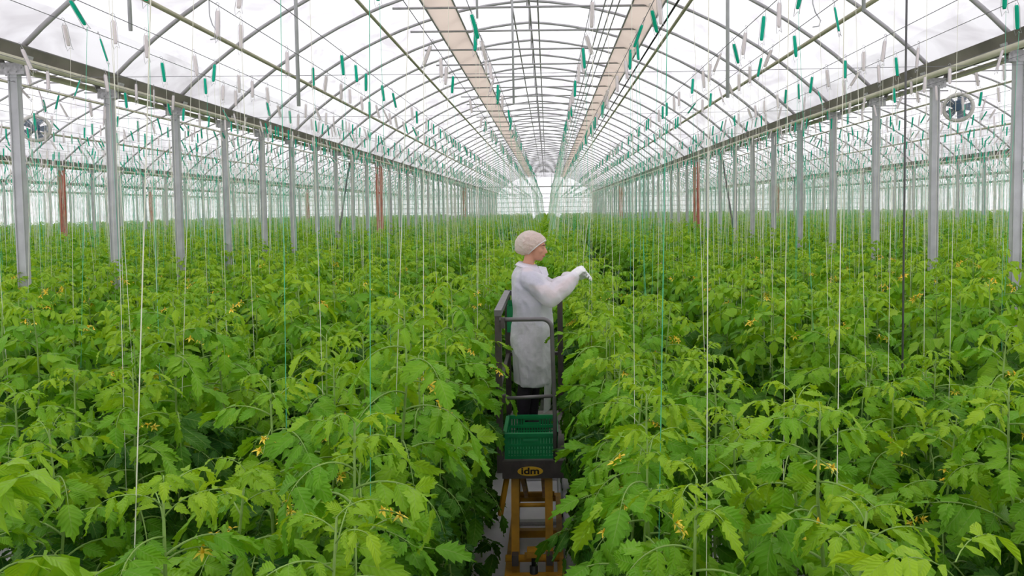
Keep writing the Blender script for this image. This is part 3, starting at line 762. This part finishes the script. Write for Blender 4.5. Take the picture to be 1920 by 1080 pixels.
# scissor arms: two crossed pairs
def bar(p, q, wd, th, m='yellow', nm='scissor_arm'):
    p, q = Vector(p), Vector(q); d = q - p; rot = d.to_track_quat('Z', 'Y').to_matrix(); b = MB(); b.box((p + q) / 2, (wd, th, d.length), 0, rot); return part(nm, b, m)
for e in (-1, 1):
    bar((0.135 * e - 0.02, -0.10, 0.33), (0.135 * e - 0.02, 1.15, ZD - 0.10), 0.045, 0.07)
    bar((0.085 * e - 0.02, 1.25, 0.30), (0.085 * e - 0.02, 0.10, ZD - 0.10), 0.035, 0.07)
    bar((0.13 * e - 0.02, -0.12, 0.16), (0.13 * e - 0.02, 0.06, ZD - 0.11), 0.06, 0.05)
bar((-0.27, 0.02, 0.62), (-0.205, 0.05, ZD - 0.1), 0.03, 0.035, 'yellow', 'stay')
for y, z, w_ in ((-0.12, 0.345, 0.41), (0.02, 0.70, 0.27), (1.2, 0.32, 0.36)):
    b = MB(); b.tube([(-w_ / 2 - 0.02, y, z), (w_ / 2 - 0.02, y, z)], 0.027 if w_ > 0.3 else 0.016, 10); part('cross_bar', b, 'yellow', True)
b = MB()
for e in (-1, 1): b.box((0.2 * e - 0.005, 0.6, 0.22), (0.05, 1.6, 0.07))
for y in (-0.18, 0.6, 1.38): b.box((-0.005, y, 0.22), (0.42, 0.06, 0.06))
part('chassis', b, 'yellow')
for e in (-1, 1):
    b = MB(); b.box((0.13 * e - 0.02, -0.13, 0.345), (0.05, 0.07, 0.08)); part('bearing', b, 'frame')
    for y in (0.0, 1.2):
        b = MB(); b.tube([(0.20 * e + 0.035 * e, y, 0.155), (0.20 * e - 0.0 * e, y, 0.155)], 0.055, 16); part('wheel', b, 'black')
b = MB(); b.tube([(-0.01, -0.19, 0.10), (-0.01, -0.15, 0.30)], 0.032, 12); b.tube([(-0.01, -0.15, 0.30), (-0.01, -0.14, 0.39)], 0.018, 10); part('hydraulic_ram', b, 'black', True)
b = MB(); b.box((-0.01, -0.14, 0.40), (0.10, 0.09, 0.05)); b.box((-0.01, -0.12, 0.365), (0.14, 0.05, 0.03)); part('ram_mount', b, 'yellow')
tag(t, 'narrow scissor lift with dark guard frame and amber scissor arms, standing in the aisle', 'lift')
# harvest crate on the deck
def crate(x, y, z, w_, d, h, lab, rot=None):
    t = empty('plastic_crate', (x, y, z), rot); th = 0.012
    b = MB(); b.box((0, d / 2, th / 2), (w_ - 0.03, d - 0.03, th)); link('base', b.mesh('base', 'crate'), t)
    def wall(nm, length, place, hand=True):
        b = MB(); L = length
        b.box((0, 0, h - 0.015), (L, 0.028, 0.03)); b.box((0, 0, 0.012), (L - 0.02, 0.022, 0.024)); b.box((0, 0, h * 0.54), (L - 0.01, 0.02, 0.022))
        for s_ in (-1, 1): b.box((s_ * (L / 2 - 0.012), 0, h / 2), (0.024, 0.024, h))
        k = int(L / 0.022)
        for i in range(1, k): b.box((-L / 2 + L * i / k, 0, h * 0.29), (0.013, 0.009, h * 0.5))
        hw = 0.05
        for i in range(1, k):
            xx = -L / 2 + L * i / k
            if not hand or abs(xx) > hw: b.box((xx, 0, h * 0.76), (0.016, 0.009, h * 0.42))
        for zz in (0.18, 0.36): b.box((0, 0, h * zz), (L - 0.02, 0.010, 0.008))
        if hand: b.box((0, 0, h * 0.63), (2 * hw + 0.02, 0.012, 0.03)); b.box((0, 0, h * 0.84), (2 * hw + 0.02, 0.016, 0.02))
        else: b.box((0, 0, h * 0.75), (L - 0.02, 0.010, h * 0.2))
        o = link(nm, b.mesh(nm, 'crate'), t); o.location = place[0]; o.rotation_euler = (place[2], 0, place[1]); return o
    wall('side_wall', w_, ((0, 0.012, 0), 0, R(4))); wall('side_wall', w_, ((0, d - 0.012, 0), math.pi, R(4)))
    wall('side_wall', d - 0.03, ((-w_ / 2 + 0.012, d / 2, 0), -math.pi / 2, R(3))); wall('side_wall', d - 0.03, ((w_ / 2 - 0.012, d / 2, 0), math.pi / 2, R(3)))
    tag(t, lab, 'crate')
crate(LX - 0.025, Y0 + 0.03, ZD, 0.405, 0.50, 0.205, 'open green slatted plastic crate standing on the lift deck')
# green box hung on the far rail
t = empty('hanging_box', (LX - 0.13, Y0 + 1.18, 1.87))
b = MB()
b.box((0, 0, 0.006), (0.24, 0.14, 0.012)); b.box((0, -0.068, 0.12), (0.25, 0.01, 0.24)); b.box((0, 0.068, 0.14), (0.25, 0.01, 0.28)); b.box((-0.12, 0, 0.12), (0.01, 0.14, 0.24)); b.box((0.12, 0, 0.12), (0.01, 0.14, 0.24))
link('tub', b.mesh('tub', 'crate'), t)
b = MB()
for x in (-0.08, 0.08): b.tube([(x, 0.066, 0.26), (x, 0.08, 0.38), (x, 0.13, 0.385), (x, 0.205, 0.383), (x, 0.225, 0.36), (x, 0.222, 0.33)], 0.005, 6)
link('hanger', b.mesh('hanger', 'wire', True), t); tag(t, 'plain green plastic box hung behind the worker on the guard rail', 'box')

# ------------------------------------------------------------------ worker
PX, PY = 0.0, 6.4                                       # figure coordinates: x and z of the house, y relative to PY
def remesh(b, vox, smooth=4, name='m', mats=('skin',)):
    me = bpy.data.meshes.new('tmp'); me.from_pydata(b.v, [], b.f); o = bpy.data.objects.new('tmp', me); col.objects.link(o)
    m = o.modifiers.new('r', 'REMESH'); m.mode = 'VOXEL'; m.voxel_size = vox
    s_ = o.modifiers.new('s', 'SMOOTH'); s_.factor = 0.5; s_.iterations = smooth
    bpy.context.view_layer.update()
    out = bpy.data.meshes.new_from_object(o.evaluated_get(bpy.context.evaluated_depsgraph_get())); bpy.data.objects.remove(o); bpy.data.meshes.remove(me)
    out.name = name; out.materials.clear()
    for q in mats: out.materials.append(M[q])
    out.polygons.foreach_set('use_smooth', [True] * len(out.polygons)); return out
def V(*a): return Vector(a)
HC = V(-0.113, 0.0, 2.675)                                # head centre; the face looks along +X, a little down and to the camera
HR = Matrix.Rotation(R(-13), 3, 'Z') @ Matrix.Rotation(R(9), 3, 'Y')
def H(x, y, z): return HC + HR @ V(x, y, z)
body = MB()
# head: skull, jaw, brow, nose, lips, chin, ears, neck
body.ball(H(-0.014, 0, 0.018), (0.094, 0.074, 0.092), HR); body.ball(H(0.028, 0, -0.03), (0.068, 0.060, 0.085), HR); body.ball(H(0.045, 0, -0.085), (0.042, 0.040, 0.034), HR)
body.ball(H(0.066, 0, -0.102), (0.020, 0.022, 0.016), HR); body.ball(H(0.070, 0, 0.022), (0.022, 0.052, 0.014), HR)
body.limb([H(0.088, 0, 0.006), H(0.102, 0, -0.020), H(0.112, 0, -0.036)], [0.007, 0.010, 0.012], 10); body.ball(H(0.100, 0, -0.042), (0.012, 0.017, 0.009), HR)
body.ball(H(0.088, 0, -0.064), (0.014, 0.022, 0.007), HR); body.ball(H(0.086, 0, -0.078), (0.013, 0.019, 0.008), HR)
for e in (-1, 1):
    body.ball(H(0.062, 0.040 * e, -0.030), (0.024, 0.020, 0.022), HR); body.ball(H(0.078, 0.031 * e, 0.001), (0.012, 0.015, 0.010), HR)
    body.ball(H(-0.012, 0.076 * e, -0.012), (0.018, 0.010, 0.032), HR)
body.limb([H(-0.025, 0, -0.06), V(-0.165, 0, 2.545), V(-0.185, 0, 2.46)], [0.050, 0.048, 0.060])
# torso, arms, legs
body.ball(V(-0.17, 0, 2.32), (0.115, 0.165, 0.17)); body.ball(V(-0.165, 0, 2.12), (0.105, 0.135, 0.16)); body.ball(V(-0.175, 0, 1.95), (0.125, 0.165, 0.14))
ARM = {-1: [V(-0.17, -0.165, 2.415), V(0.03, -0.24, 2.275), V(0.222, -0.10, 2.412)], 1: [V(-0.17, 0.165, 2.415), V(0.02, 0.22, 2.27), V(0.235, 0.06, 2.395)]}
for e in (-1, 1):
    a, m_, c = ARM[e]
    body.limb([V(-0.175, 0.10 * e, 2.44), a, a.lerp(m_, 0.5), m_, m_.lerp(c, 0.35), c], [0.06, 0.058, 0.048, 0.040, 0.041, 0.028])
    body.limb([V(-0.175, 0.085 * e, 1.92), V(-0.165 + 0.02 * e, 0.09 * e, 1.72), V(-0.165 + 0.03 * e, 0.092 * e, 1.53), V(-0.185 + 0.035 * e, 0.09 * e, 1.40), V(-0.195 + 0.04 * e, 0.088 * e, 1.14)], [0.095, 0.083, 0.058, 0.058, 0.038])
    body.limb([V(-0.20 + 0.04 * e, 0.088 * e, 1.105), V(-0.11 + 0.04 * e, 0.09 * e, 1.095), V(-0.02 + 0.04 * e, 0.095 * e, 1.088)], [0.032, 0.03, 0.02])
bm_ = remesh(body, 0.0075, 3, 'person', ('skin', 'shirt', 'trouser', 'lip'))
mi = []
for p in bm_.polygons:
    c = p.center; k = 0
    arm_side = abs(c.y) > 0.19 or c.x > 0.0
    if c.z < 1.98 and c.x < 0.02: k = 2
    elif c.z < 2.47 and not (arm_side and c.z < 2.36) and c.x < -0.02: k = 1
    mi.append(k)
bm_.polygons.foreach_set('material_index', mi)
person = link('person', bm_, None, (PX, PY, 0))
tag(person, 'worker in white coat, hair net and gloves, tending plants from the lift', 'person')
def wear(name, me): o = link(name, me, person); return o
# leggings cuffs / shoes
for e in (-1, 1):
    b = MB(); ox = 0.04 * e
    b.limb([V(-0.215 + ox, 0.088 * e, 1.115), V(-0.13 + ox, 0.09 * e, 1.107), V(-0.03 + ox, 0.094 * e, 1.10), V(0.01 + ox, 0.095 * e, 1.096)], [0.045, 0.042, 0.038, 0.03]); b.box((-0.105 + ox, 0.091 * e, 1.071), (0.27, 0.075, 0.02))
    wear('shoe', remesh(b, 0.009, 3, 'shoe', ('shoe',)))
b = MB()
for e in (-1, 1): b.limb([V(-0.175, 0.085 * e, 1.95), V(-0.165 + 0.02 * e, 0.09 * e, 1.72), V(-0.165 + 0.03 * e, 0.092 * e, 1.53), V(-0.185 + 0.035 * e, 0.09 * e, 1.40), V(-0.195 + 0.04 * e, 0.088 * e, 1.15)], [0.105, 0.092, 0.068, 0.066, 0.048])
wear('leggings', remesh(b, 0.011, 4, 'leggings', ('trouser',)))
# eyes, brows, mouth line
for e in (-1, 1):
    b = MB(); b.tube([H(0.084, 0.018 * e, 0.001), H(0.0865, 0.031 * e, -0.001), H(0.077, 0.043 * e, 0.0)], 0.0032, 6); wear('eyelashes', b.mesh('eyelashes', 'brow', True))
    b = MB(); b.tube([H(0.090, 0.015 * e, 0.022), H(0.0885, 0.032 * e, 0.026), H(0.076, 0.048 * e, 0.020)], [0.0035, 0.0045, 0.0025], 6); wear('eyebrow', b.mesh('eyebrow', 'brow', True))
b = MB(); b.tube([H(0.090, -0.022, -0.071), H(0.1005, 0, -0.069), H(0.090, 0.022, -0.071)], [0.003, 0.006, 0.003], 6); wear('lips', b.mesh('lips', 'lip', True))
# hair net: a puffed cap with gathers and an elastic band
def net_ring(c, ax, r1, r2, u, v, n, gather, ph=0): return [c + u * (r1 * math.cos(q) * (1 + gather * math.cos(13 * q + ph))) + v * (r2 * math.sin(q) * (1 + gather * math.cos(17 * q + ph))) for q in [2 * math.pi * j / n for j in range(n)]]
ax = (HR @ V(-0.74, 0, 0.67)).normalized(); u = (HR @ V(0.67, 0, 0.74)).normalized(); v = ax.cross(u)
b = MB(); rings = []
for t_, r1, r2, g, off in ((-0.052, 0.100, 0.084, 0.0, 0.012), (-0.043, 0.112, 0.092, 0.01, 0.008), (-0.024, 0.124, 0.104, 0.025, -0.004), (0.008, 0.131, 0.112, 0.035, -0.020), (0.042, 0.122, 0.108, 0.045, -0.030), (0.074, 0.100, 0.092, 0.045, -0.026), (0.098, 0.076, 0.072, 0.03, -0.028), (0.114, 0.038, 0.036, 0.02, -0.028), (0.118, 0.008, 0.008, 0, -0.028)):
    rings.append(net_ring(HC + ax * t_ + u * (off + 0.008) + V(-0.027, 0, 0.015) + ax * (0.014 if t_ > 0 else 0.0), ax, r1, r2, u, v, 64, g, t_ * 30))
b.loft(rings); b.f = [f for f in b.f if len(f) <= 4 or f[0] > 64]; b.m = b.m[:len(b.f)]
net = wear('hair_net', b.mesh('hair_net', 'net', True))
b = MB(); b.tube(rings[0][::2], 0.0045, 6, closed=True); link('elastic_band', b.mesh('elastic_band', 'glove', True), net)
# gloves: palm, four fingers and thumb, pinching the plant top
def glove(wr, fwd, palm_n, e):
    f = fwd.normalized(); nrm = (palm_n - f * palm_n.dot(f)).normalized(); s_ = f.cross(nrm); b = MB()   # nrm points out of the palm
    P = lambda a, c, d: wr + f * a + s_ * c + nrm * d
    b.limb([P(-0.07, 0, 0), P(-0.02, 0, 0), P(0.01, 0, 0)], [0.036, 0.032, 0.030])
    for c in (-0.028, -0.010, 0.010, 0.028): b.limb([P(0.0, c * 0.7, 0), P(0.045, c, 0), P(0.088, c * 1.05, -0.002)], [0.017, 0.017, 0.0135], 10)
    for c, L, cu in ((-0.030, 0.80, 1.25), (-0.010, 0.95, 1.1), (0.011, 1.0, 0.95), (0.031, 0.92, 0.8)):
        p = P(0.088, c * 1.05, -0.002); a = 0.5 * cu; pts = [p]
        for sl in (0.040, 0.027, 0.022):
            d = f * math.cos(a) + nrm * math.sin(a); pts.append(pts[-1] + d * sl * L + s_ * c * 0.05); a += 0.75 * cu
        b.limb(pts, [0.0118, 0.0108, 0.0098, 0.0085], 10)
    b.limb([P(0.02, 0.030 * e, 0.005), P(0.05, 0.052 * e, 0.024), P(0.082, 0.045 * e, 0.046), P(0.103, 0.030 * e, 0.055)], [0.016, 0.0135, 0.0115, 0.0095], 10)
    b.v = [tuple(wr + (Vector(q) - wr) * 1.02) for q in b.v]; return remesh(b, 0.004, 2, 'glove', ('glove',))
wear('glove', glove(ARM[-1][2] + V(-0.02, 0, 0.008), V(0.80, 0.25, 0.55), V(0.30, 0.55, -0.6), 1)); wear('glove', glove(ARM[1][2], V(0.85, -0.22, 0.25), V(0.2, -0.7, -0.35), -1))
# coat: pleated body, puffed sleeves, collar, open front flap
b = MB(); cr = random.Random(4); rings = []
secs = [(2.500, -0.178, 0.078, 0.085), (2.465, -0.18, 0.105, 0.145), (2.42, -0.178, 0.132, 0.195), (2.33, -0.165, 0.150, 0.205), (2.22, -0.150, 0.163, 0.198), (2.10, -0.142, 0.168, 0.195), (1.98, -0.142, 0.172, 0.205), (1.86, -0.145, 0.170, 0.212), (1.72, -0.148, 0.163, 0.210), (1.60, -0.150, 0.158, 0.210), (1.485, -0.152, 0.153, 0.212)]
NN = 72
for z, x, rx, ry in secs:
    g = 0.012 + 0.05 * max(0, min(1, (2.35 - z) / 0.9)); ring = []
    for j in range(NN):
        q = 2 * math.pi * j / NN
        k = 1 + g * (0.6 * math.cos(7 * q + 0.8 + 1.2 * z) + 0.5 * math.cos(11 * q + 2.0 * z + 1))
        ring.append(V(x + rx * math.cos(q) * k, ry * math.sin(q) * k, z))
    rings.append(ring)
b.loft(rings)
for e in (-1, 1):
    a, m_, c = ARM[e]; pts = []; rs = []
    for i in range(15):
        t_ = i / 14; p = a.lerp(m_, t_ * 2) if t_ < 0.5 else m_.lerp(c, t_ * 2 - 1)
        base = 0.088 - 0.012 * t_ if t_ < 0.86 else 0.076 - (t_ - 0.86) * 0.25
        pts.append(p + V(0, 0, -0.012 * math.sin(math.pi * t_))); rs.append(base * (1 + 0.07 * math.sin(t_ * 21 + e)))
    b.limb([V(-0.175, 0.10 * e, 2.42)] + pts, [0.085] + rs, 16)
coat = wear('coat', remesh(b, 0.0095, 2, 'coat', ('coat',)))
from mathutils import noise as mn
cn = [v_.normal.copy() for v_ in coat.data.vertices]
for vt, nrm_ in zip(coat.data.vertices, cn):     # creases of the thin fabric
    c = vt.co.copy(); low = max(0.0, min(1.0, (2.4 - c.z) * 2))
    d = 0.008 * mn.noise(V(c.x * 9, c.y * 9, c.z * 5)) + 0.010 * (0.5 - abs(mn.noise(V(c.x * 11 + c.z * 3, c.y * 11, c.z * 6 + 5)))) + 0.006 * low * math.cos(9 * c.z + 14 * c.x)
    vt.co = c + nrm_ * (1.7 * d if c.z > 1.5 else d)
b = MB()    # collar, turned down at the front
ring1 = [V(-0.172 + 0.082 * math.cos(q), 0.082 * math.sin(q), 2.528 - 0.018 * math.cos(q)) for q in [R(25) + R(310) * i / 30 for i in range(31)]]
ring2 = [V(-0.168 + 0.115 * math.cos(q), 0.118 * math.sin(q), 2.488 - 0.032 * math.cos(q)) for q in [R(18) + R(324) * i / 30 for i in range(31)]]
vs = ring1 + ring2 + [p + V(0, 0, -0.006) for p in ring1] + [p + V(0, 0, -0.008) for p in ring2]; fs = []
for i in range(30): fs += [(i, i + 1, 32 + i, 31 + i), (62 + i, 93 + i, 94 + i, 63 + i), (31 + i, 32 + i, 94 + i, 93 + i), (i, 62 + i, 63 + i, i + 1)]
b.add(vs, fs); link('collar', b.mesh('collar', 'coat', True), coat)
b = MB()    # lapel standing off the chest
vs = [V(-0.085, -0.05, 2.505), V(-0.02, -0.07, 2.495), V(0.0, -0.095, 2.43), V(-0.035, -0.09, 2.40)]; vs += [p + V(0.004, -0.006, 0.002) for p in vs]
b.add(vs, [(0, 1, 2, 3), (7, 6, 5, 4), (0, 4, 5, 1), (1, 5, 6, 2), (2, 6, 7, 3), (3, 7, 4, 0)]); link('lapel', b.mesh('lapel', 'coat'), coat)
b = MB(); g0 = []   # front flap that hangs lower than the hem
for i in range(12):
    t_ = i / 11; z = 2.05 - 0.80 * t_
    for j in range(6):
        s_ = j / 5; g0.append(V(0.03 - 0.07 * s_ - 0.02 * t_ + 0.008 * math.sin(5 * t_ + 4 * s_), -0.10 - 0.055 * s_ + 0.10 * t_ * (1 - s_), z))
nv = len(g0); vs = g0 + [p + V(0.005, 0.003, 0) for p in g0]; fs = []
for i in range(11):
    for j in range(5):
        a = i * 6 + j; fs += [(a, a + 1, a + 7, a + 6), (nv + a, nv + a + 6, nv + a + 7, nv + a + 1)]
b.add(vs, fs); link('front_flap', b.mesh('front_flap', 'coat', True), coat)
b = MB()
for i in range(4): b.ball(V(0.022 + 0.003 * i, -0.075, 2.36 - 0.09 * i), (0.005, 0.008, 0.008), seg=8, rings=5)
link('button', b.mesh('button', 'glove', True), coat)
